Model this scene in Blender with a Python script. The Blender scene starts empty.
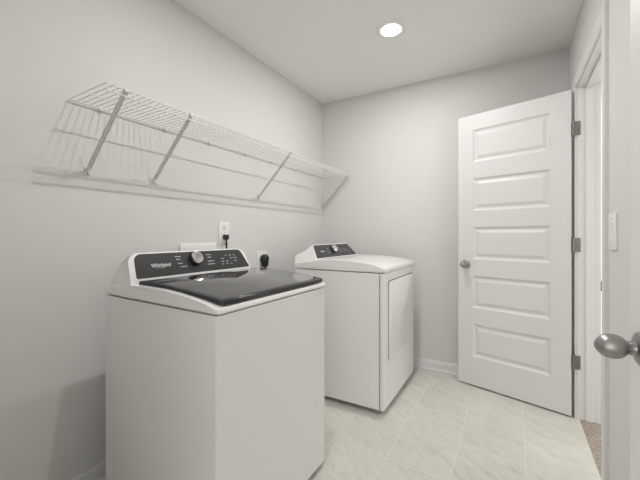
import bpy, bmesh, math, random
from mathutils import Vector, Matrix
random.seed(3)
scene = bpy.context.scene
COL = scene.collection
R = math.radians

# ------------------------------------------------------------------ camera, world, exposure
W, D, H = 2.003, 2.93, 2.463          # room: x 0..W, y NEAR..D, z 0..H
NEAR = 0.105
T = 0.115                              # wall thickness
cam_d = bpy.data.cameras.new('camera')
cam = bpy.data.objects.new('camera', cam_d); COL.objects.link(cam)
cam.location = (1.655, 0.0, 1.1353)
cam.rotation_euler = (R(90), 0, R(29.95))
cam_d.sensor_width = 36; cam_d.lens = 333.85 * 36 / 640
cam_d.shift_y = -4.36 / 640
cam_d.clip_start = 0.02
scene.camera = cam

world = bpy.data.worlds.new('world'); scene.world = world; world.use_nodes = True
bg = world.node_tree.nodes['Background']
bg.inputs['Color'].default_value = (1.0, 0.98, 0.95, 1); bg.inputs['Strength'].default_value = 1.0
LAMP = 122.0                           # strength of the recessed lights
vs = scene.view_settings
vs.view_transform = 'Standard'; vs.look = 'None'; vs.gamma = 1; vs.use_curve_mapping = False
vs.exposure = 0.84

# ------------------------------------------------------------------ materials
def mat(name, col, rough=.5, metal=0, spec=.5, coat=0, ior=1.5, bump=None, var=None, emit=None):
    m = bpy.data.materials.new(name); m.use_nodes = True
    nt = m.node_tree; b = nt.nodes['Principled BSDF']
    b.inputs['Base Color'].default_value = (*col, 1)
    b.inputs['Roughness'].default_value = rough; b.inputs['Metallic'].default_value = metal
    b.inputs['Specular IOR Level'].default_value = spec; b.inputs['Coat Weight'].default_value = coat
    b.inputs['Coat Roughness'].default_value = .08; b.inputs['IOR'].default_value = ior
    tc = nt.nodes.new('ShaderNodeTexCoord')
    if bump:
        sc, st, di = bump
        n = nt.nodes.new('ShaderNodeTexNoise'); n.inputs['Scale'].default_value = sc; n.inputs['Detail'].default_value = 4
        nt.links.new(tc.outputs['Object'], n.inputs['Vector'])
        bp = nt.nodes.new('ShaderNodeBump'); bp.inputs['Strength'].default_value = st; bp.inputs['Distance'].default_value = di
        nt.links.new(n.outputs['Fac'], bp.inputs['Height']); nt.links.new(bp.outputs['Normal'], b.inputs['Normal'])
    if var:
        sc, amt = var
        n = nt.nodes.new('ShaderNodeTexNoise'); n.inputs['Scale'].default_value = sc; n.inputs['Detail'].default_value = 3
        nt.links.new(tc.outputs['Object'], n.inputs['Vector'])
        r = nt.nodes.new('ShaderNodeValToRGB')
        r.color_ramp.elements[0].position = .3; r.color_ramp.elements[1].position = .7
        r.color_ramp.elements[0].color = (*[c * (1 - amt) for c in col], 1)
        r.color_ramp.elements[1].color = (*[min(1, c * (1 + amt)) for c in col], 1)
        nt.links.new(n.outputs['Fac'], r.inputs['Fac']); nt.links.new(r.outputs['Color'], b.inputs['Base Color'])
    if emit:
        b.inputs['Emission Color'].default_value = (*emit[0], 1); b.inputs['Emission Strength'].default_value = emit[1]
    return m

M = {}
M['wall'] = mat('wall_paint', (.71, .705, .69), .75, spec=.25, bump=(260, .05, .002), var=(2.0, .008))
M['ceiling'] = mat('ceiling_paint', (.89, .885, .86), .9, spec=.15, bump=(220, .08, .002))
M['trim'] = mat('trim_paint', (.76, .757, .75), .38, bump=(90, .03, .001))
M['door'] = mat('door_paint', (.74, .737, .73), .42, bump=(120, .04, .001))
M['enamel'] = mat('white_enamel', (.87, .865, .855), .28, coat=.35, var=(3, .004))
M['plastic'] = mat('white_plastic', (.85, .845, .83), .38, var=(5, .004))
M['panel'] = mat('charcoal_panel', (.035, .035, .036), .34, var=(500, .25))
M['black'] = mat('black_plastic', (.013, .013, .014), .3, var=(80, .1))
M['glass'] = mat('dark_glass', (.035, .034, .033), .05, spec=.5, ior=2.1, var=(6, .05))
M['lidrim'] = mat('lid_rim', (.02, .02, .021), .16, spec=.5, var=(40, .1))
M['chrome'] = mat('chrome', (.92, .91, .90), .10, metal=1, var=(30, .05))
M['nickel'] = mat('satin_nickel', (.36, .355, .345), .36, metal=1, bump=(300, .04, .0005), var=(40, .05))
M['hinge'] = mat('hinge_nickel', (.24, .24, .235), .42, metal=.9, var=(60, .08))
M['print'] = mat('panel_print', (.62, .62, .61), .5, var=(60, .03))
M['wire'] = mat('vinyl_white_wire', (.76, .755, .74), .4, var=(40, .02))
M['bracket'] = mat('bracket_grey_white', (.78, .775, .76), .42, var=(40, .02))
M['slot'] = mat('slot_dark', (.02, .02, .02), .7, var=(40, .1))
M['foot'] = mat('foot_grey', (.35, .35, .34), .6, var=(40, .1))
LIGHT = (1.0, .985, .965)
M['bulb'] = mat('lit_diffuser', (1, 1, 1), .5, emit=(LIGHT, LAMP * .45))
M['lens'] = mat('lit_lens', (1, 1, 1), .5, emit=(LIGHT, LAMP * 23))
M['bulb_soft'] = mat('lit_diffuser_near', (1, 1, 1), .5, emit=(LIGHT, LAMP * .45 * .8))
M['lens_soft'] = mat('lit_lens_near', (1, 1, 1), .5, emit=(LIGHT, LAMP * 23 * .8))

def floor_material():
    m = bpy.data.materials.new('stone_look_tile'); m.use_nodes = True
    nt = m.node_tree; N = nt.nodes; L = nt.links; b = N['Principled BSDF']
    tc = N.new('ShaderNodeTexCoord')
    mp = N.new('ShaderNodeMapping'); mp.inputs['Rotation'].default_value = (0, 0, R(90))
    # brick rows run along world Y: rotate so that brick length = Y
    mp.inputs['Location'].default_value = (-2.247 + .61 * 5, 1.404 + .3075 * 0, 0)
    L.new(tc.outputs['Object'], mp.inputs['Vector'])
    sep = N.new('ShaderNodeSeparateXYZ'); L.new(tc.outputs['Object'], sep.inputs[0])
    ax = N.new('ShaderNodeMath'); ax.operation = 'ADD'; ax.inputs[1].default_value = -1.404 + .3075 * 12
    ay = N.new('ShaderNodeMath'); ay.operation = 'ADD'; ay.inputs[1].default_value = -2.247 + .61 * 12
    L.new(sep.outputs['X'], ax.inputs[0]); L.new(sep.outputs['Y'], ay.inputs[0])
    cmb = N.new('ShaderNodeCombineXYZ'); L.new(ay.outputs[0], cmb.inputs['X']); L.new(ax.outputs[0], cmb.inputs['Y'])
    br = N.new('ShaderNodeTexBrick')
    br.offset = .5; br.offset_frequency = 2; br.squash = 1
    br.inputs['Scale'].default_value = 1; br.inputs['Mortar Size'].default_value = .0022
    br.inputs['Mortar Smooth'].default_value = .3
    br.inputs['Brick Width'].default_value = .61; br.inputs['Row Height'].default_value = .3075
    br.inputs['Color1'].default_value = (.0, .0, .0, 1); br.inputs['Color2'].default_value = (1, 1, 1, 1)
    br.inputs['Mortar'].default_value = (.5, .5, .5, 1); br.inputs['Bias'].default_value = 0
    L.new(cmb.outputs[0], br.inputs['Vector'])
    # diagonal veining
    rot = N.new('ShaderNodeMapping'); rot.inputs['Rotation'].default_value = (0, 0, R(43))
    mv = N.new('ShaderNodeMapping'); mv.inputs['Scale'].default_value = (7, 26, 1)
    off = N.new('ShaderNodeVectorMath'); off.operation = 'MULTIPLY_ADD'
    off.inputs[1].default_value = (3.1, 1.7, 0)
    L.new(br.outputs['Color'], off.inputs[0]); L.new(tc.outputs['Object'], off.inputs[2])
    L.new(off.outputs[0], rot.inputs['Vector']); L.new(rot.outputs[0], mv.inputs['Vector'])
    n1 = N.new('ShaderNodeTexNoise'); n1.inputs['Scale'].default_value = 1.0; n1.inputs['Detail'].default_value = 10
    n1.inputs['Roughness'].default_value = .70; n1.inputs['Distortion'].default_value = .6
    L.new(mv.outputs[0], n1.inputs['Vector'])
    r1 = N.new('ShaderNodeValToRGB'); e = r1.color_ramp.elements
    e[0].position = .27; e[0].color = (.53, .525, .473, 1); e[1].position = .60; e[1].color = (.70, .692, .635, 1)
    k = r1.color_ramp.elements.new(.44); k.color = (.645, .637, .582, 1)
    L.new(n1.outputs['Fac'], r1.inputs['Fac'])
    n2 = N.new('ShaderNodeTexNoise'); n2.inputs['Scale'].default_value = 3.5; n2.inputs['Detail'].default_value = 5
    L.new(off.outputs[0], n2.inputs['Vector'])
    mx = N.new('ShaderNodeMix'); mx.data_type = 'RGBA'; mx.blend_type = 'SOFT_LIGHT'; mx.inputs['Factor'].default_value = .35
    L.new(r1.outputs['Color'], mx.inputs[6]); L.new(n2.outputs['Fac'], mx.inputs[7])
    mo = N.new('ShaderNodeMix'); mo.data_type = 'RGBA'; mo.inputs[7].default_value = (.77, .762, .71, 1)
    L.new(br.outputs['Fac'], mo.inputs['Factor']); L.new(mx.outputs[2], mo.inputs[6])
    L.new(mo.outputs[2], b.inputs['Base Color'])
    b.inputs['Roughness'].default_value = .42; b.inputs['Specular IOR Level'].default_value = .35
    bp = N.new('ShaderNodeBump'); bp.inputs['Strength'].default_value = .25; bp.inputs['Distance'].default_value = .001; bp.invert = True
    L.new(br.outputs['Fac'], bp.inputs['Height']); L.new(bp.outputs['Normal'], b.inputs['Normal'])
    return m
M['tile'] = floor_material()

def carpet_material():
    m = bpy.data.materials.new('beige_carpet'); m.use_nodes = True
    nt = m.node_tree; N = nt.nodes; L = nt.links; b = N['Principled BSDF']
    tc = N.new('ShaderNodeTexCoord')
    n = N.new('ShaderNodeTexNoise'); n.inputs['Scale'].default_value = 170; n.inputs['Detail'].default_value = 3
    L.new(tc.outputs['Object'], n.inputs['Vector'])
    r = N.new('ShaderNodeValToRGB'); e = r.color_ramp.elements
    e[0].position = .35; e[0].color = (.26, .22, .185, 1); e[1].position = .68; e[1].color = (.56, .50, .44, 1)
    L.new(n.outputs['Fac'], r.inputs['Fac']); L.new(r.outputs['Color'], b.inputs['Base Color'])
    bp = N.new('ShaderNodeBump'); bp.inputs['Strength'].default_value = .8; bp.inputs['Distance'].default_value = .006
    L.new(n.outputs['Fac'], bp.inputs['Height']); L.new(bp.outputs['Normal'], b.inputs['Normal'])
    b.inputs['Roughness'].default_value = 1; b.inputs['Specular IOR Level'].default_value = .05
    return m
M['carpet'] = carpet_material()

# ------------------------------------------------------------------ mesh helpers
def box(bm, x0, x1, y0, y1, z0, z1, bevel=0, seg=2, which='all'):
    v = [bm.verts.new((x, y, z)) for x in (x0, x1) for y in (y0, y1) for z in (z0, z1)]
    fs = [(0, 1, 3, 2), (4, 6, 7, 5), (0, 4, 5, 1), (2, 3, 7, 6), (0, 2, 6, 4), (1, 5, 7, 3)]
    faces = [bm.faces.new([v[i] for i in f]) for f in fs]
    if bevel:
        es = set(e for f in faces for e in f.edges)
        if which == 'vert': es = [e for e in es if abs(e.verts[0].co.z - e.verts[1].co.z) > 1e-6]
        bmesh.ops.bevel(bm, geom=list(es), offset=bevel, segments=seg, profile=.5, affect='EDGES')

def prism(bm, prof, frame, a, b, bevel=0, seg=2, ends=None):
    """prof: 2D points; frame(u, v, w) -> 3D; extruded along w from a to b. ends(u,v)->(wa,wb) overrides."""
    va, vb = [], []
    for u, v in prof:
        wa, wb = ends(u, v) if ends else (a, b)
        va.append(bm.verts.new(frame(u, v, wa))); vb.append(bm.verts.new(frame(u, v, wb)))
    n = len(prof)
    f1 = bm.faces.new(va); f2 = bm.faces.new(list(reversed(vb)))
    fs = [f1, f2]
    for i in range(n):
        fs.append(bm.faces.new([va[i], vb[i], vb[(i + 1) % n], va[(i + 1) % n]]))
    if bevel:
        es = list(set(list(f1.edges) + list(f2.edges)))
        bmesh.ops.bevel(bm, geom=es, offset=bevel, segments=seg, profile=.5, affect='EDGES', clamp_overlap=True)
    return fs

def tube(bm, pts, r, n=8, cap=True):
    pts = [Vector(p) for p in pts]
    rings = []
    prev = None
    for i, p in enumerate(pts):
        if i == 0: d = pts[1] - p
        elif i == len(pts) - 1: d = p - pts[i - 1]
        else: d = (pts[i + 1] - p).normalized() + (p - pts[i - 1]).normalized()
        d.normalize()
        if prev is None:
            up = Vector((0, 0, 1)) if abs(d.z) < .9 else Vector((1, 0, 0))
            s = d.cross(up).normalized()
        else:
            s = (prev - d * prev.dot(d)).normalized()
        prev = s
        t = d.cross(s)
        rings.append([bm.verts.new(p + (s * math.cos(2 * math.pi * k / n) + t * math.sin(2 * math.pi * k / n)) * r) for k in range(n)])
    for a, b in zip(rings, rings[1:]):
        for k in range(n):
            bm.faces.new([a[k], a[(k + 1) % n], b[(k + 1) % n], b[k]])
    if cap:
        bm.faces.new(rings[0][::-1]); bm.faces.new(rings[-1])

def lathe(bm, prof, origin, axis, n=28):
    """prof: (distance along axis, radius)"""
    o = Vector(origin); d = Vector(axis).normalized()
    up = Vector((0, 0, 1)) if abs(d.z) < .9 else Vector((1, 0, 0))
    s = d.cross(up).normalized(); t = d.cross(s)
    rings = []
    for a, r in prof:
        if r < 1e-6: rings.append([bm.verts.new(o + d * a)])
        else: rings.append([bm.verts.new(o + d * a + (s * math.cos(2 * math.pi * k / n) + t * math.sin(2 * math.pi * k / n)) * r) for k in range(n)])
    for A, B in zip(rings, rings[1:]):
        for k in range(n):
            if len(A) == 1 and len(B) == 1: continue
            if len(A) == 1: bm.faces.new([A[0], B[k], B[(k + 1) % n]])
            elif len(B) == 1: bm.faces.new([A[k], A[(k + 1) % n], B[0]])
            else: bm.faces.new([A[k], A[(k + 1) % n], B[(k + 1) % n], B[k]])
    if len(rings[0]) > 1: bm.faces.new(rings[0])
    if len(rings[-1]) > 1: bm.faces.new(rings[-1])

def obj(name, bm, material, parent=None, smooth=True, angle=32):
    bmesh.ops.recalc_face_normals(bm, faces=bm.faces[:])
    me = bpy.data.meshes.new(name); bm.to_mesh(me); bm.free()
    me.materials.append(material)
    if smooth:
        for p in me.polygons: p.use_smooth = True
        try: me.set_sharp_from_angle(angle=R(angle))
        except Exception: pass
    o = bpy.data.objects.new(name, me); COL.objects.link(o)
    if parent is not None:
        o.parent = parent
        o.matrix_parent_inverse = Matrix.Translation(Vector((0, 0, 0)))
    return o

def rel(o, parent):
    """mesh built in world coordinates -> child of an Empty standing elsewhere"""
    o.parent = parent
    o.data.transform(parent_matrix(parent).inverted())
    return o

def parent_matrix(p):
    m = Matrix.LocRotScale(p.location, p.rotation_euler, None)
    q = p.parent
    while q is not None:
        m = Matrix.LocRotScale(q.location, q.rotation_euler, None) @ m
        q = q.parent
    return m

def part(name, bm, material, parent, **k):
    return rel(obj(name, bm, material, None, **k), parent)

def tag(o, label, cat, group=None, kind=None):
    o['label'] = label; o['category'] = cat
    if group: o['group'] = group
    if kind: o['kind'] = kind
    return o

def thing(name, loc, label, cat, group=None, kind=None, rotz=0):
    o = bpy.data.objects.new(name, None); COL.objects.link(o)
    o.location = loc; o.rotation_euler = (0, 0, rotz); o.empty_display_size = .1
    return tag(o, label, cat, group, kind)

def struct(name, bm, m, label, cat, **k):
    return tag(obj(name, bm, m, None, **k), label, cat, kind='structure')

def B(): return bmesh.new()

def text_mesh(s, size, shear=0, extrude=.0004, spacing=1.0, offset=0):
    c = bpy.data.curves.new('lettering', 'FONT'); c.body = s; c.size = size; c.shear = shear
    c.extrude = extrude; c.space_character = spacing; c.align_x = 'LEFT'; c.align_y = 'BOTTOM'; c.offset = offset
    o = bpy.data.objects.new('lettering', c); COL.objects.link(o)
    bpy.context.view_layer.update()
    me = bpy.data.meshes.new_from_object(o.evaluated_get(bpy.context.evaluated_depsgraph_get()))
    bpy.data.objects.remove(o); bpy.data.curves.remove(c)
    return me

# ------------------------------------------------------------------ room shell
# side doorway in the right wall, entry doorway in the near wall (the camera stands in it)
SD0, SD1, DH = 1.876, 2.585, 2.052          # clear opening of the side doorway (jamb faces), head height
ED0, ED1 = 1.128, 1.948                     # entry doorway
JT = .018
b = B(); box(b, -T, 0, NEAR - T, D + T, -.02, H); struct('wall_left', b, M['wall'], 'long pale grey wall the wire shelf hangs on', 'wall', smooth=False)
b = B(); box(b, -.0, W + T, D, D + T, -.02, H); struct('wall_far', b, M['wall'], 'pale grey end wall behind the dryer and open door', 'wall', smooth=False)
b = B()
box(b, W, W + T, NEAR - T, SD0 - JT, -.02, H)
box(b, W, W + T, SD1 + JT, D, -.02, H)
box(b, W, W + T, SD0 - JT, SD1 + JT, DH + JT, H)
struct('wall_right', b, M['wall'], 'pale grey wall with the doorway and the light switch', 'wall', smooth=False)
b = B()
box(b, 0, ED0 - JT, NEAR - T, NEAR, -.02, H)
box(b, ED1 + JT, W, NEAR - T, NEAR, -.02, H)
box(b, ED0 - JT, ED1 + JT, NEAR - T, NEAR, DH + JT, H)
struct('wall_near', b, M['wall'], 'pale grey wall around the entry doorway at the near end', 'wall', smooth=False)
b = B(); box(b, -T, 3.4, -2.2, D + 1.2, H, H + .1); struct('ceiling', b, M['ceiling'], 'plain pale ceiling with recessed lights', 'ceiling', smooth=False)
b = B(); box(b, -T, W + .011, NEAR - .06, D + T, -.06, 0); struct('floor', b, M['tile'], 'ivory stone look tile floor with diagonal veins', 'floor', smooth=False)
b = B(); box(b, W + .011, 3.4, -2.2, D + 1.2, -.06, -.002); struct('floor_hallway', b, M['carpet'], 'beige speckled carpet beyond the side doorway', 'carpet', smooth=False)
b = B(); box(b, -.6, W + .011, -2.2, NEAR - .06, -.06, -.002); struct('floor_entry', b, M['carpet'], 'beige carpet outside the entry doorway', 'carpet', smooth=False)
b = B()                                # unseen hallway wall; its wide unglazed opening is added to let world light in
box(b, 3.4, 3.5, -2.2, .6, -.06, H); box(b, 3.4, 3.5, 3.2, D + 1.2, -.06, H); box(b, 3.4, 3.5, .6, 3.2, 2.2, H); box(b, 3.4, 3.5, .6, 3.2, -.06, .02)
struct('wall_hallway', b, M['wall'], 'pale grey wall across the hallway with a wide opening added for light', 'wall', smooth=False)
b = B()  # frame of the added window, out of view, around the daylight opening
for y in (.6, 1.87, 3.14): box(b, 3.42, 3.48, y, y + .06, .02, 2.2)
box(b, 3.42, 3.48, .66, 3.14, .02, .09); box(b, 3.42, 3.48, .66, 3.14, 2.13, 2.2)
struct('added_window_1', b, M['trim'], 'white frame of the unseen hallway window added for light', 'window', smooth=False)

# baseboards
BP = [(0, 0), (.021, 0), (.021, .006), (.018, .013), (.014, .016), (.013, .060), (.0115, .066), (.0115, .070), (.008, .077), (.006, .083), (0, .083)]
b = B(); prism(b, BP, lambda u, v, w: (u, w, v), NEAR, D)
struct('baseboard_left', b, M['trim'], 'white baseboard along the shelf wall behind the appliances', 'baseboard', smooth=False)
b = B(); prism(b, BP, lambda u, v, w: (w, D - u, v), .0, W)
struct('baseboard_far', b, M['trim'], 'white baseboard along the end wall', 'baseboard', smooth=False)
CW = .062
b = B(); prism(b, BP, lambda u, v, w: (W - u, w, v), NEAR, SD0 - .005 - CW); prism(b, BP, lambda u, v, w: (W - u, w, v), SD1 + .005 + CW, D)
struct('baseboard_right', b, M['trim'], 'white baseboard along the doorway wall', 'baseboard', smooth=False)
b = B(); prism(b, BP, lambda u, v, w: (w, NEAR + u, v), 0, ED0 - .005 - CW)
struct('baseboard_near', b, M['trim'], 'white baseboard along the entry wall', 'baseboard', smooth=False)

# casings (mitred three sided frames) ; profile: distance from the opening edge, thickness
CP = [(0, 0), (0, .010), (.004, .0125), (.010, .011), (.016, .0105), (.030, .013), (.040, .0165), (.052, .0175), (.060, .016), (CW, .012), (CW, 0)]
def casing(name, e0, e1, top, frame, label):
    bm = B()
    rings = []
    for k, (sx, sz) in enumerate(((-1, 0), (-1, 1), (1, 1), (1, 0))):
        ring = []
        for d, t in CP:
            a = (e0 - d) if sx < 0 else (e1 + d)
            z = 0 if sz == 0 else top + d
            ring.append(bm.verts.new(frame(a, z, t)))
        rings.append(ring)
    n = len(CP)
    for A, C in zip(rings, rings[1:]):
        for i in range(n):
            bm.faces.new([A[i], A[(i + 1) % n], C[(i + 1) % n], C[i]])
    bm.faces.new(rings[0]); bm.faces.new(rings[-1])
    return struct(name, bm, M['trim'], label, 'door casing', smooth=False)
casing('trim_1', SD0 - .005, SD1 + .005, DH + .005, lambda a, z, t: (W - t, a, z), 'white moulded casing around the side doorway')
casing('trim_2', ED0 - .005, ED1 + .005, DH + .005, lambda a, z, t: (a, NEAR + t, z), 'white moulded casing around the entry doorway')
# jamb of the side doorway with its stop
b = B()
for y0, y1 in ((SD0 - JT, SD0), (SD1, SD1 + JT)): box(b, W + .0005, W + T, y0, y1, 0, DH + JT)
box(b, W + .0005, W + T, SD0, SD1, DH, DH + JT)
box(b, W + .040, W + .075, SD0, SD0 + .011, 0, DH, .002, 1); box(b, W + .040, W + .075, SD1 - .011, SD1, 0, DH, .002, 1)
box(b, W + .040, W + .075, SD0 + .011, SD1 - .011, DH - .011, DH, .002, 1)
jamb = struct('trim_3', b, M['trim'], 'white door jamb lining the side doorway with its stop', 'door jamb', smooth=False)
b = B(); box(b, W + .011, W + .032, SD0 - .0005, SD0 + .0015, .885, .945); box(b, W - .0135, W + .011, SD0 - .0055, SD0 + .0012, .893, .937, .001, 1)
sp = obj('strike_plate', b, M['slot'], jamb); sp['label'] = 'dark metal strike plate'
b = B()
for x0, x1 in ((ED0 - JT, ED0), (ED1, ED1 + JT)): box(b, x0, x1, NEAR - T, NEAR - .0005, 0, DH + JT)
box(b, ED0, ED1, NEAR - T, NEAR - .0005, DH, DH + JT)
struct('trim_4', b, M['trim'], 'white door jamb lining the entry doorway', 'door jamb', smooth=False)

# ------------------------------------------------------------------ doors (five raised panels)
DT = .035
def door_slab(wd, ht=2.032):
    """local frame: hinge edge at x=0, latch edge at x=wd, face at y=0 (towards -y), other face at y=DT"""
    bm = B()
    st = .107
    px0, px1 = st, wd - st
    zs = [(.225 - .012 + .3655 * k, .225 - .012 + .3655 * k + .246) for k in range(5)]
    for side in (0, 1):
        Y = lambda d: d if side == 0 else DT - d
        def P(x, z, d): return bm.verts.new((x, Y(d), z))
        def quad(a, bb, c, d): bm.faces.new([a, bb, c, d])
        # stiles and rails
        def flat(x0, x1, z0, z1, dep=0): quad(P(x0, z0, dep), P(x1, z0, dep), P(x1, z1, dep), P(x0, z1, dep))
        flat(0, px0, 0, ht); flat(px1, wd, 0, ht)
        edges = [0] + [z for p in zs for z in p] + [ht]
        for k in range(0, len(edges), 2): flat(px0, px1, edges[k], edges[k + 1])
        for z0, z1 in zs:
            steps = [(0, 0), (.004, .0015), (.012, .0085), (.019, .0105), (.026, .0105), (.044, .0030), (.048, .0024)]
            loops = []
            for ins, dep in steps:
                loops.append([P(px0 + ins, z0 + ins, dep), P(px1 - ins, z0 + ins, dep), P(px1 - ins, z1 - ins, dep), P(px0 + ins, z1 - ins, dep)])
            for A, C in zip(loops, loops[1:]):
                for i in range(4): quad(A[i], A[(i + 1) % 4], C[(i + 1) % 4], C[i])
            bm.faces.new(loops[-1])
    def q(*p): bm.faces.new([bm.verts.new(v) for v in p])
    q((0, 0, 0), (0, DT, 0), (0, DT, ht), (0, 0, ht)); q((wd, 0, 0), (wd, DT, 0), (wd, DT, ht), (wd, 0, ht))
    q((0, 0, 0), (wd, 0, 0), (wd, DT, 0), (0, DT, 0)); q((0, 0, ht), (wd, 0, ht), (wd, DT, ht), (0, DT, ht))
    bmesh.ops.remove_doubles(bm, verts=bm.verts[:], dist=1e-5)
    return bm

KNOB = [(.0, .0325), (.003, .0335), (.007, .032), (.010, .027), (.012, .018), (.0135, .0125), (.0175, .0112), (.019, .0135), (.0212, .0135), (.023, .0112),
        (.026, .0130), (.030, .0175), (.036, .0215), (.043, .0236), (.051, .0240), (.059, .0222), (.066, .0180), (.0715, .0120), (.0750, .0060), (.0762, 0)]
def make_door(name, wd, label, hinge_sides, ksc=1.0):
    root = bpy.data.objects.new(name, None); COL.objects.link(root); tag(root, label, 'door', kind='structure')
    obj('slab', door_slab(wd), M['door'], root, smooth=False)
    for s in (0, 1):
        bm = B(); lathe(bm, [(a * ksc, r * ksc) for a, r in KNOB], (wd - .060, 0 if s == 0 else DT, .907), (0, -1 if s == 0 else 1, 0), 40)
        k = obj('knob', bm, M['nickel'], root, angle=50); k['label'] = 'egg shaped satin nickel knob'
    bm = B(); box(bm, wd - .0005, wd + .0012, .005, .030, .882, .938, .0006, 1); box(bm, wd, wd + .006, .011, .024, .901, .919, .002, 1)
    obj('latch', bm, M['hinge'], root)
    return root

# side door: opened about 107 degrees, almost touching the end wall
ang1 = math.atan2(.2058, -.6806)
d1 = make_door('door_1', .711, 'white five panel door standing open in front of the end wall', True)
d1.location = (1.9718, 2.581, .012); d1.rotation_euler = (0, math.pi * 0, ang1)
# local +x runs hinge->latch, local -y must face the camera: mirror check below
# (rotating +x to (-.957,.29) sends -y to (.29,.957)); flip so the outside face is the one with DT
m1 = Matrix.Translation(Vector((1.9718, 2.581, .012))) @ Matrix.Rotation(ang1, 4, 'Z') @ Matrix.Translation(Vector((0, -DT, 0)))
d1.location = m1.translation; d1.rotation_euler = (0, 0, ang1)
inv1 = m1.inverted()
for hz in (1.80, 1.078, .35):
    bm = B()
    tube(bm, [(1.982, 2.5775, hz - .044), (1.982, 2.5775, hz + .044)], .0062, 12)
    box(bm, 1.982, W + .016, SD1 - .0030, SD1 - .0012, hz - .043, hz + .043, .0008, 1)
    for dz in (-.027, 0, .027):
        lathe(bm, [(0, .004), (.0012, .0035), (.0014, 0)], (W + .000 + (.006 if dz == 0 else 0), SD1 - .0028, hz + dz), (0, -1, 0), 10)
    bmesh.ops.transform(bm, matrix=inv1, verts=bm.verts[:])
    h = obj('hinge', bm, M['hinge'], d1); h['label'] = 'dark nickel hinge'

# entry door, folded back along the right wall, only its latch edge and knob in view
dv = Vector((-.10, .995)).normalized(); wd2 = .813
latch = Vector((1.8655, .916)); hin = latch - dv * wd2
ang2 = math.atan2(dv.y, dv.x)
d2 = make_door('door_2', wd2, 'white door folded back beside the light switch, egg shaped knob in front', False, 1.0)
# local +x -> dv ; local +y -> (-dv.y, dv.x) = towards -x (into the room): visible face is y=DT
n2 = Vector((-dv.y, dv.x))
d2.location = (hin.x - n2.x * DT, hin.y - n2.y * DT, .012); d2.rotation_euler = (0, 0, ang2)
for hz in (1.80, 1.078, .35):
    bm = B(); tube(bm, [(-.004, DT + .004, hz - .044), (-.004, DT + .004, hz + .044)], .0062, 12); box(bm, -.0015, .0, .004, DT + .002, hz - .043, hz + .043)
    obj('hinge', bm, M['hinge'], d2)

# ------------------------------------------------------------------ recessed lights
def recessed(x, y, label, mb, ml):
    t = thing('recessed_light', (x, y, H), label, 'ceiling light', 'recessed ceiling lights')
    bm = B(); prof = [(0, .098), (.002, .098), (.0034, .095), (.0036, .066), (.0030, .0625), (.0, .062)]
    lathe_ring(bm, prof, (x, y, H), (0, 0, -1), 48)
    part('trim_ring', bm, M['plastic'], t)
    bm = B(); lathe(bm, [(.0004, .0618), (.0012, .061), (.0014, .012), (.0014, 0)], (x, y, H), (0, 0, -1), 48)
    l = part('diffuser', bm, M[mb], t); l['label'] = 'glowing white diffuser'
    bm = B(); lathe(bm, [(.0016, .0125), (.0022, .0115), (.0026, 0)], (x, y, H), (0, 0, -1), 32)
    l = part('lens', bm, M[ml], t); l['label'] = 'brightest centre of the diffuser'
def lathe_ring(bm, prof, origin, axis, n):
    o = Vector(origin); d = Vector(axis); s = Vector((1, 0, 0)); t = d.cross(s)
    rings = [[bm.verts.new(o + d * a + (s * math.cos(2 * math.pi * k / n) + t * math.sin(2 * math.pi * k / n)) * r) for k in range(n)] for a, r in prof]
    m = len(rings)
    for i in range(m):
        A, C = rings[i], rings[(i + 1) % m]
        for k in range(n): bm.faces.new([A[k], A[(k + 1) % n], C[(k + 1) % n], C[k]])
recessed(.976, 2.096, 'round lit recessed ceiling light above the floor before the dryer and open door', 'bulb', 'lens')
recessed(.976, .97, 'round lit recessed ceiling light overhead beside the washer, nearer the entry doorway', 'bulb_soft', 'lens_soft')

# ------------------------------------------------------------------ washer
WX0, WX1, WY0, WY1 = .207, .852, .745, 1.445
washer = thing('washing_machine', (.52, 1.095, 0), 'large white top load washer with a dark glass lid, nearest the viewer', 'washing machine')
def rise(bm):      # the cabinet top climbs slightly towards the back
    for v in bm.verts:
        if v.co.z > .87: v.co.z += .012 * max(0, WX1 - v.co.x) / (WX1 - WX0) * max(0, min(1, (.93 - v.co.z) / .03))
b = B(); box(b, WX0, WX1, WY0, WY1, .03, .8800, .010, 3, 'vert'); rise(b)
# pressed panel on both sides
for ys, d in ((WY0, -1), (WY1, 1)):
    y2 = ys + d * .0022
    outer = [(WX0 + .055, .06), (WX1 - .02, .06), (WX1 - .02, .86), (WX0 + .055, .86)]
    inner = [(WX0 + .060, .065), (WX1 - .025, .065), (WX1 - .025, .855), (WX0 + .060, .855)]
    A = [b.verts.new((x, ys + d * .0001, z)) for x, z in outer]; C = [b.verts.new((x, y2, z)) for x, z in inner]
    for i in range(4): b.faces.new([A[i], A[(i + 1) % 4], C[(i + 1) % 4], C[i]])
    b.faces.new(C)
part('cabinet', b, M['enamel'], washer)
for x in (WX0 + .06, WX1 - .06):
    for y in (WY0 + .06, WY1 - .06):
        b = B(); lathe(b, [(0, .022), (.010, .022), (.012, .012), (.0305, .012)], (x, y, 0), (0, 0, 1), 16); part('foot', b, M['foot'], washer)
# top deck
DP = [(WX0 + .002, .8842), (WX1 + .001, .8842), (WX1 + .0055, .888), (WX1 + .006, .896), (WX1 + .001, .9035), (.80, .9145), (.724, .9265), (.64, .9365), (.564, .942), (.46, .9445), (.36, .9455), (.28, .938), (.225, .915), (WX0 + .002, .902)]
b = B(); prism(b, DP, lambda u, v, w: (u, w, v), WY0, WY1, .007, 3); rise(b)
part('top_deck', b, M['enamel'], washer, angle=40)
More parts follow.
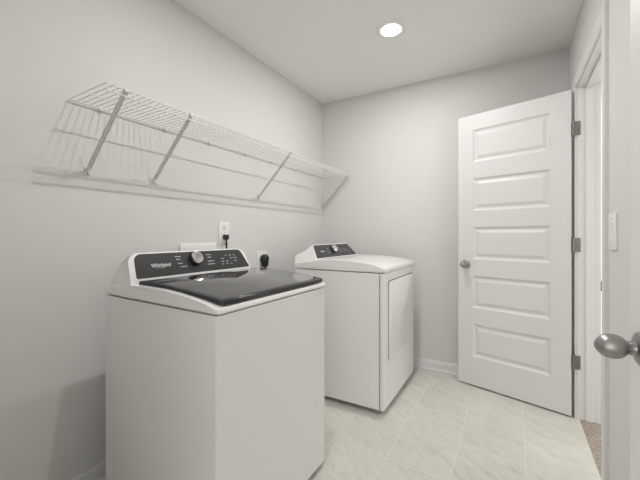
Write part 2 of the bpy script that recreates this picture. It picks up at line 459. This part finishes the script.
# lid
LT = [(.393, .9575), (.43, .9585), (.48, .9580), (.53, .9562), (.58, .9532), (.63, .9492), (.68, .9445), (.73, .9392), (.78, .9335), (.83, .9270), (.850, .9242)]
def lz(x):
    for (a, za), (c, zc) in zip(LT, LT[1:]):
        if x <= c: return za + (zc - za) * (x - a) / (c - a)
    return LT[-1][1]
def slab_curved(bm, x0, x1, y0, y1, top, thick, rad, nx=36, rnd=.004):
    xs = [x0 + (x1 - x0) * i / nx for i in range(nx + 1)]
    xs = sorted(set(xs + [x1 - rad * (1 - math.sin(R(a))) for a in range(0, 91, 10)] + [x0 + rad * (1 - math.sin(R(a))) for a in range(0, 91, 10)]))
    rows = []
    for x in xs:
        ins = 0
        for dd in (x1 - x, x - x0):
            if dd < rad: ins = max(ins, rad - math.sqrt(max(0, rad * rad - (rad - dd) ** 2)))
        a, c = y0 + ins, y1 - ins
        z = top(x)
        ex = min(1, min(x1 - x, x - x0) / rnd) if rnd else 1
        dz = rnd * (1 - math.sqrt(max(0, 1 - (1 - ex) ** 2))) if rnd else 0
        ring = [(a + .0, z - thick), (a, z - rnd - dz * .0), (a + rnd * .3, z - rnd * .3 - dz * .7), (a + rnd, z - dz), (c - rnd, z - dz), (c - rnd * .3, z - rnd * .3 - dz * .7), (c, z - rnd), (c, z - thick)]
        rows.append([bm.verts.new((x, y, zz)) for y, zz in ring])
    n = 8
    for A, C in zip(rows, rows[1:]):
        for i in range(n): bm.faces.new([A[i], A[(i + 1) % n], C[(i + 1) % n], C[i]])
    bm.faces.new(rows[0]); bm.faces.new(rows[-1])
b = B(); slab_curved(b, .388, .850, .771, 1.434, lz, .0135, .018, rnd=.0035)
lid = part('lid', b, M['lidrim'], washer, angle=50); lid['label'] = 'dark glass lid with black rim'
b = B(); slab_curved(b, .398, .838, .788, 1.417, lambda x: lz(x) + .0007, .003, .016, rnd=.0006)
part('glass_panel', b, M['glass'], lid, angle=50)
# console
F0, F1 = Vector((.377, .953)), Vector((.328, 1.060))
CPf = [(.215, .905), (.245, .945), (.275, .988), (.290, 1.015), (.298, 1.030), (.303, 1.042), (.307, 1.052), (.312, 1.060), (.319, 1.0645)]
CPf += [tuple(F1 + (F0 - F1) * t) for t in (0, .05, .10, .16, .22, .30, .38, 1)] + [(.379, .940), (.30, .93)]
def wends(u, v):
    k = max(0, v - 1.019)
    s = .006 + .15 * max(0, v - .96) + .046 - math.sqrt(max(0, .046 ** 2 - min(k, .0458) ** 2))
    return WY0 + s, WY1 - s
b = B(); prism(b, CPf, lambda u, v, w: (u, w, v), 0, 0, .005, 3, wends)
console = part('console', b, M['plastic'], washer, angle=45)
fdir = (F1 - F0).normalized(); fn = Vector((fdir.y, -fdir.x))
def onface(y, s, d=0, F0=F0, fdir=fdir, fn=fn):
    p = F0 + fdir * s + fn * d; return Vector((p.x, y, p.y))
def rounded(pts, rads, seg=6):
    out = []
    n = len(pts)
    for i in range(n):
        p = Vector(pts[i]); a = (Vector(pts[i - 1]) - p).normalized(); c = (Vector(pts[(i + 1) % n]) - p).normalized()
        r = rads[i]; half = a.angle(c) / 2; d = r / math.tan(half)
        s, e = p + a * d, p + c * d
        ctr = p + (a + c).normalized() * (r / math.sin(half))
        a0 = math.atan2(s.y - ctr.y, s.x - ctr.x); a1 = math.atan2(e.y - ctr.y, e.x - ctr.x)
        da = (a1 - a0 + math.pi) % (2 * math.pi) - math.pi
        for k in range(seg + 1):
            t = a0 + da * k / seg; out.append((ctr.x + r * math.cos(t), ctr.y + r * math.sin(t)))
    return out
def face_plate(pts, on, d0, d1):
    bm = B(); prism(bm, pts, lambda u, v, w: on(u, v, w), d0, d1); return bm
PL = (F1 - F0).length
pts = rounded([(WY0 + .034, .011), (WY1 - .016, .011), (WY1 - .050, PL - .0012), (WY0 + .046, PL - .0012)], [.006, .006, .034, .034])
panel = part('control_panel', face_plate(pts, onface, -.002, .0012), M['panel'], console, angle=30)
# dial
b = B(); ko = onface(1.080, .078, .001); kax = Vector((fn.x, 0, fn.y))
lathe(b, [(0, .034), (.003, .034), (.006, .032), (.014, .0315), (.016, .0305)], ko, kax, 36)
dial = part('dial', b, M['black'], console, angle=40)
b = B(); lathe(b, [(.016, .0300), (.023, .0295), (.026, .0280), (.0266, .0255), (.0260, .0225), (.0260, 0)], ko, kax, 36)
c = part('dial_cap', b, M['chrome'], dial, angle=40); c['label'] = 'chrome dial cap'
# lettering and printed marks
def place_text(s, size, y, ss, on, parent, name, d=.0013, **k):
    me = text_mesh(s, size, **k)
    bm = B(); bm.from_mesh(me); bpy.data.meshes.remove(me)
    for v in bm.verts: v.co = on(y + v.co.x, ss + v.co.y, d + v.co.z)
    return part(name, bm, M['print'], parent, smooth=False)
lt = place_text('Whirlpool', .022, .852, .050, onface, panel, 'lettering', shear=.12, offset=.0006); lt['label'] = 'pale brand lettering'
b = B()   # the thin oval swoosh around the lettering
sw = [(.893 + .036 * math.cos(R(a)), .0605 + .0115 * math.sin(R(a))) for a in range(-160, 60, 10)]
for (p, q) in zip(sw, sw[1:]):
    tube(b, [onface(p[0], p[1], .0014), onface(q[0], q[1], .0014)], .0006, 4)
part('emblem_ring', b, M['print'], panel)
b = B()
def mark(y, s, w, h=.0032, on=onface, bm=None):
    v = [on(y, s, .0015), on(y + w, s, .0015), on(y + w, s + h, .0015), on(y, s + h, .0015)]
    bm.faces.new([bm.verts.new(x) for x in v])
LM = ((.975, .094, .030), (.978, .080, .022), (.982, .060, .024), (.990, .044, .036)); RM = ((1.150, .094, .030), (1.156, .080, .024), (1.152, .060, .040), (1.146, .044, .046))
for grp in (LM, RM):
    for y, s, w in grp: mark(y, s, w, bm=b)
    part('cycle_markings', b, M['print'], panel, smooth=False); b = B()
for k in range(4):
    for j, s in enumerate((.038, .052, .068, .084)):
        if (k + j) % 4 != 3: mark(1.236 + k * .030 + j * .002, s, .014 + .004 * ((k * 3 + j) % 3), .0030, bm=b)
part('button_markings', b, M['print'], panel, smooth=False)

# ------------------------------------------------------------------ dryer
DX0, DX1, DY0, DY1 = .288, .958, 2.012, 2.738
dryer = thing('clothes_dryer', (.63, 2.375, 0), 'white front load dryer standing in the corner beyond the washer', 'clothes dryer')
b = B(); box(b, DX0, DX1 - .031, DY0, DY1, .032, .8945, .004, 2, 'vert'); part('cabinet', b, M['enamel'], dryer)
b = B(); box(b, DX1 - .0275, DX1, DY0 - .0005, DY1 + .0005, .034, .8945, .006, 3, 'vert'); part('front_panel', b, M['enamel'], dryer)
b = B(); box(b, DX1 - .0335, DX1 - .025, DY0 + .006, DY1 - .006, .04, .88); part('seam_gasket', b, M['slot'], dryer)
for x in (DX0 + .05, DX1 - .046):
    for y in (DY0 + .024, DY1 - .035):
        b = B(); lathe(b, [(0, .016), (.008, .016), (.010, .009), (.034, .009)], (x, y, 0), (0, 0, 1), 16); part('foot', b, M['foot'], dryer)
# top
TP = [(DX0 - .008, .899), (DX1 + .008, .899), (DX1 + .012, .904), (DX1 + .0125, .921), (DX1 + .006, .9315), (.90, .9445), (.82, .9565), (.72, .965), (.60, .970), (.48, .9715), (.458, .966), (.45, .945), (DX0 - .006, .940)]
def tend(u, v):
    s = .0; return DY0 - .003 + s, DY1 + .003 - s
b = B(); prism(b, TP, lambda u, v, w: (u, w, v), 0, 0, .009, 3, tend); part('top_panel', b, M['enamel'], dryer, angle=40)
G0, G1 = Vector((.462, .9695)), Vector((.389, 1.067))
CQ = [(DX0 - .006, .932), (DX0 - .006, .985), (DX0 + .004, 1.000), (.345, 1.015), (.370, 1.040), (.379, 1.062), (.384, 1.069), (G1.x, G1.y), (G0.x, G0.y), (.464, .955), (.40, .94)]
def dends(u, v):
    k = max(0, v - .968); s = .55 * k + 1.1 * max(0, k - .07)
    return DY0 - .0025 + s, DY1 + .0025 - s
b = B(); prism(b, CQ, lambda u, v, w: (u, w, v), 0, 0, .007, 3, dends); dconsole = part('console', b, M['plastic'], dryer, angle=45)
gdir = (G1 - G0).normalized(); gn = Vector((gdir.y, -gdir.x)); GL = (G1 - G0).length
def onface2(y, s, d=0): return onface(y, s, d, G0, gdir, gn)
pts = rounded([(DY0 + .022, .005), (DY1 - .018, .005), (DY1 - .078, GL - .004), (DY0 + .080, GL - .004)], [.006, .006, .02, .02])
dpanel = part('control_panel', face_plate(pts, onface2, -.002, .0012), M['panel'], dconsole, angle=30)
b = B(); ko = onface2(2.345, .066, .001); kax = Vector((gn.x, 0, gn.y))
lathe(b, [(0, .034), (.003, .034), (.006, .031), (.016, .029), (.018, .0285)], ko, kax, 36); ddial = part('dial', b, M['black'], dconsole, angle=40)
b = B(); lathe(b, [(.018, .028), (.028, .0275), (.031, .026), (.0318, .023), (.0312, .020), (.0312, 0)], ko, kax, 36)
c = part('dial_cap', b, M['chrome'], ddial, angle=40); c['label'] = 'chrome dial cap'
lt = place_text('Whirlpool', .015, 2.140, .052, onface2, dpanel, 'lettering', shear=.12, offset=.0005); lt['label'] = 'pale brand lettering'
for grp in (((2.25, .080, .025), (2.245, .062, .025), (2.25, .044, .03)), ((2.44, .080, .03), (2.45, .062, .03), (2.445, .044, .036)),
            ((2.52, .050, .03), (2.56, .050, .03), (2.60, .046, .03), (2.52, .066, .02), (2.56, .066, .02))):
    b = B()
    for y, s, w in grp: mark(y, s, w, on=onface2, bm=b)
    part('cycle_markings', b, M['print'], dpanel, smooth=False)
# door on the front
b = B()
door_out = rounded([(2.095, .335), (2.690, .335), (2.690, .838), (2.095, .838)], [.018] * 4)
prism(b, door_out, lambda u, v, w: (w, u, v), DX1 + .0015, DX1 + .0075, .0018, 2)
ddoor = part('door', b, M['enamel'], dryer, angle=40)
b = B(); ring = rounded([(2.0915, .3315), (2.6935, .3315), (2.6935, .8415), (2.0915, .8415)], [.021] * 4)
prism(b, ring, lambda u, v, w: (w, u, v), DX1 + .0002, DX1 + .0016); part('door_gasket', b, M['slot'], ddoor)
b = B()
prism(b, rounded([(2.150, .515), (2.186, .515), (2.186, .655), (2.150, .655)], [.010] * 4), lambda u, v, w: (w, u, v), DX1 + .006, DX1 + .018, .004, 3)
part('handle', b, M['plastic'], ddoor, angle=45)
b = B(); lathe(b, [(0, .004), (.0025, .0035), (.003, 0)], (DX1 - .0002, 2.118, .322), (1, 0, 0), 10); part('door_bumper', b, M['foot'], dryer)

# ------------------------------------------------------------------ wire shelf
SY0, SY1, SZ, SX = .700, D - .014, 1.720, .305
FZ = SZ + .004
shelf = thing('wire_shelf', (0, 1.8, SZ), 'long white ventilated wire shelf on slanted braces above the appliances', 'shelf')
b = B()
n = int((SY1 - SY0 - .012) / .0258)
for i in range(n + 1):
    y = SY0 + .006 + (SY1 - SY0 - .012) * i / n
    tube(b, [(.008, y, SZ + .0030), (SX - .004, y, FZ + .0035), (SX + .0005, y, FZ + .001), (SX + .0025, y, FZ - .030)], .00165, 6)
part('wire_deck', b, M['wire'], shelf)
for name, x, z, r in (('back_rod', .0125, SZ - .001, .0032), ('middle_rod', .155, SZ - .002, .0024), ('front_rod', SX - .0025, FZ - .001, .0030), ('lip_rod', SX + .0005, FZ - .029, .0030)):
    b = B(); tube(b, [(x, SY0, z), (x, SY1, z)], r, 8); part(name, b, M['wire'], shelf)
for y in (.776, 1.093, 1.939, SY1 - .012):
    b = B()
    # pressed channel strip from the front rod down to the wall
    p0, p1 = Vector((SX - .004, y, FZ - .006)), Vector((.012, y, 1.430))
    d = (p1 - p0).normalized(); nrm = Vector((d.z, 0, -d.x))   # in the brace plane, across
    hw = .0085
    for s in (-1, 1):
        a = [p0 + Vector((0, s * hw, 0)), p1 + Vector((0, s * hw, 0))]
        for q in (0,):
            vv = [a[0] - nrm * .004, a[1] - nrm * .004, a[1] + nrm * .004, a[0] + nrm * .004]
            w2 = Vector((0, -s * .0014, 0))
            A = [b.verts.new(v) for v in vv]; C = [b.verts.new(v + w2) for v in vv]
            b.faces.new(A); b.faces.new(C)
            for i in range(4): b.faces.new([A[i], A[(i + 1) % 4], C[(i + 1) % 4], C[i]])
    vv = [p0 + Vector((0, -hw, 0)), p0 + Vector((0, hw, 0)), p1 + Vector((0, hw, 0)), p1 + Vector((0, -hw, 0))]
    A = [b.verts.new(v - nrm * .0007) for v in vv]; C = [b.verts.new(v + nrm * .0007) for v in vv]
    b.faces.new(A); b.faces.new(C)
    for i in range(4): b.faces.new([A[i], A[(i + 1) % 4], C[(i + 1) % 4], C[i]])
    # hook over the front rod
    box(b, SX - .012, SX + .006, y - .007, y + .007, FZ - .010, FZ + .0055, .002, 1)
    br = part('brace', b, M['bracket'], shelf, smooth=False)
    b = B(); box(b, .0005, .006, y - .0125 if y < 2.8 else y - .0095, y + .0125 if y < 2.8 else y + .0115, 1.408, 1.446, .002, 2); box(b, .005, .018, y - .007, y + .007, 1.424, 1.440, .002, 1)
    fp = part('foot_plate', b, M['wire'], br)
    b = B(); lathe(b, [(0, .0042), (.0015, .0036), (.002, 0)], (.006, y, 1.415), (1, 0, 0), 12); part('screw', b, M['hinge'], br)
for y in (.83, 1.16, 1.47, 1.80, 2.10, 2.42, 2.72):
    b = B(); box(b, .0005, .018, y - .008, y + .008, SZ - .012, SZ + .002, .003, 2); part('wall_clip', b, M['wire'], shelf)

# ------------------------------------------------------------------ outlets on the left wall
def plate_left(y0, y1, z0, z1, name, label, cat, group=None):
    t = thing(name, (0, (y0 + y1) / 2, (z0 + z1) / 2), label, cat, group)
    b = B(); prism(b, rounded([(y0, z0), (y1, z0), (y1, z1), (y0, z1)], [.006] * 4), lambda u, v, w: (w, u, v), .0002, .006, .0022, 2)
    part('cover_plate', b, M['plastic'], t, angle=40)
    return t
t = plate_left(1.552, 1.640, 1.083, 1.227, 'wall_outlet', 'white duplex outlet high on the shelf wall with a small black plug', 'electrical outlet', 'outlets on the shelf wall')
yc = 1.596
for zc in (1.187, 1.125):
    b = B(); prism(b, rounded([(yc - .017, zc - .018), (yc + .017, zc - .018), (yc + .017, zc + .018), (yc - .017, zc + .018)], [.010] * 4), lambda u, v, w: (w, u, v), .0055, .0078, .0008, 1)
    rc = part('receptacle', b, M['trim'], t)
    b = B()
    for dy in (-.0065, .0065): box(b, .0076, .0081, yc + dy - .0011, yc + dy + .0011, zc - .001, zc + .008)
    lathe(b, [(.0, .0026), (.0004, .0026)], (.0077, yc, zc - .008), (1, 0, 0), 10)
    part('slots', b, M['slot'], rc)
b = B(); lathe(b, [(0, .0032), (.001, .0028), (.0014, 0)], (.006, yc, 1.156), (1, 0, 0), 12); part('screw', b, M['chrome'], t)
cord = thing('power_cord', (.0085, yc, 1.125), 'thin black cord with small plug hanging from the high outlet behind the washer', 'power cord')
b = B(); prism(b, rounded([(yc - .013, 1.108), (yc + .013, 1.108), (yc + .017, 1.142), (yc - .017, 1.142)], [.006] * 4), lambda u, v, w: (w, u, v), .0082, .034, .004, 2)
part('plug', b, M['black'], cord)
b = B(); tube(b, [(.024, yc, 1.112), (.025, yc, 1.09), (.026, yc + .001, 1.05), (.032, yc, .98), (.055, yc - .02, .9), (.09, yc - .06, .82), (.12, yc - .12, .72), (.150, yc - .16, .64), (.180, yc - .17, .60)], .0055, 10)
part('cable', b, M['black'], cord)

t = plate_left(1.922, 2.040, .888, 1.018, 'wall_outlet', 'white square dryer outlet low on the shelf wall with a round black plug', 'electrical outlet', 'outlets on the shelf wall')
b = B(); lathe(b, [(0, .030), (.003, .030), (.004, .027)], (.0058, 1.985, .955), (1, 0, 0), 28); part('receptacle', b, M['slot'], t)
cord = thing('dryer_cord', (.01, 1.985, .955), 'thick black cord with a chunky round plug beside the dryer', 'power cord')
b = B(); lathe(b, [(.0, .026), (.004, .033), (.018, .036), (.032, .033), (.040, .024), (.043, 0)], (.010, 1.985, .960), (1, 0, 0), 24)
prism(b, rounded([(1.968, .900), (2.002, .900), (2.012, .945), (1.958, .945)], [.008] * 4), lambda u, v, w: (w, u, v), .014, .046, .006, 2)
part('plug', b, M['black'], cord)
b = B(); tube(b, [(.030, 1.985, .905), (.031, 1.986, .86), (.034, 2.0, .80), (.06, 2.03, .70), (.09, 2.05, .62), (.11, 2.06, .50), (.12, 2.07, .30), (.13, 2.08, .03)], .011, 10); part('cable', b, M['black'], cord)

# washer supply box recessed in the wall, its frame showing over the console
t = thing('washer_supply_box', (0, 1.392, .98), 'wide white plumbing supply box on the wall behind the washer console', 'supply box')
b = B()
y0, y1, z0, z1 = 1.255, 1.525, .870, 1.090
box(b, .0002, .008, y0, y1, z1 - .050, z1, .0025, 2); box(b, .0002, .008, y0, y1, z0, z0 + .024, .0025, 2)
box(b, .0002, .0078, y0, y0 + .024, z0 + .02, z1 - .02, .002, 1); box(b, .0002, .0078, y1 - .024, y1, z0 + .02, z1 - .02, .002, 1)
part('frame', b, M['plastic'], t)
b = B(); box(b, .0003, .0025, y0 + .02, y1 - .02, z0 + .02, z1 - .02); part('back_plate', b, M['trim'], t)
for y, nm in ((1.33, 'valve'), (1.45, 'valve')):
    b = B(); lathe(b, [(0, .012), (.03, .012), (.03, .009), (.045, .009)], (.0026, y, .96), (1, 0, 0), 16); tube(b, [(.036, y, .96), (.036, y, .925)], .009, 12); part(nm, b, M['chrome'], t)

# ------------------------------------------------------------------ light switch on the right wall
ys0, ys1, zs0, zs1 = 1.668, 1.778, 1.080, 1.224
t = thing('light_switch', (W, (ys0 + ys1) / 2, 1.152), 'white rocker light switch beside the doorway casing', 'light switch')
b = B(); prism(b, rounded([(ys0, zs0), (ys1, zs0), (ys1, zs1), (ys0, zs1)], [.006] * 4), lambda u, v, w: (W - w, u, v), .0002, .0065, .0022, 2)
part('cover_plate', b, M['plastic'], t, angle=40)
yc = (ys0 + ys1) / 2; zc = (zs0 + zs1) / 2
b = B(); prism(b, [(.0062, zc - .034), (.0092, zc - .034), (.0070, zc), (.0105, zc + .034), (.0062, zc + .034)], lambda u, v, w: (W - u, w, v), yc - .0165, yc + .0165, .0006, 1)
part('rocker', b, M['plastic'], t)
for z in (zc - .048, zc + .048):
    b = B(); lathe(b, [(0, .003), (.0008, .0026), (.001, 0)], (W - .0064, yc, z), (-1, 0, 0), 10); part('screw', b, M['hinge'], t)
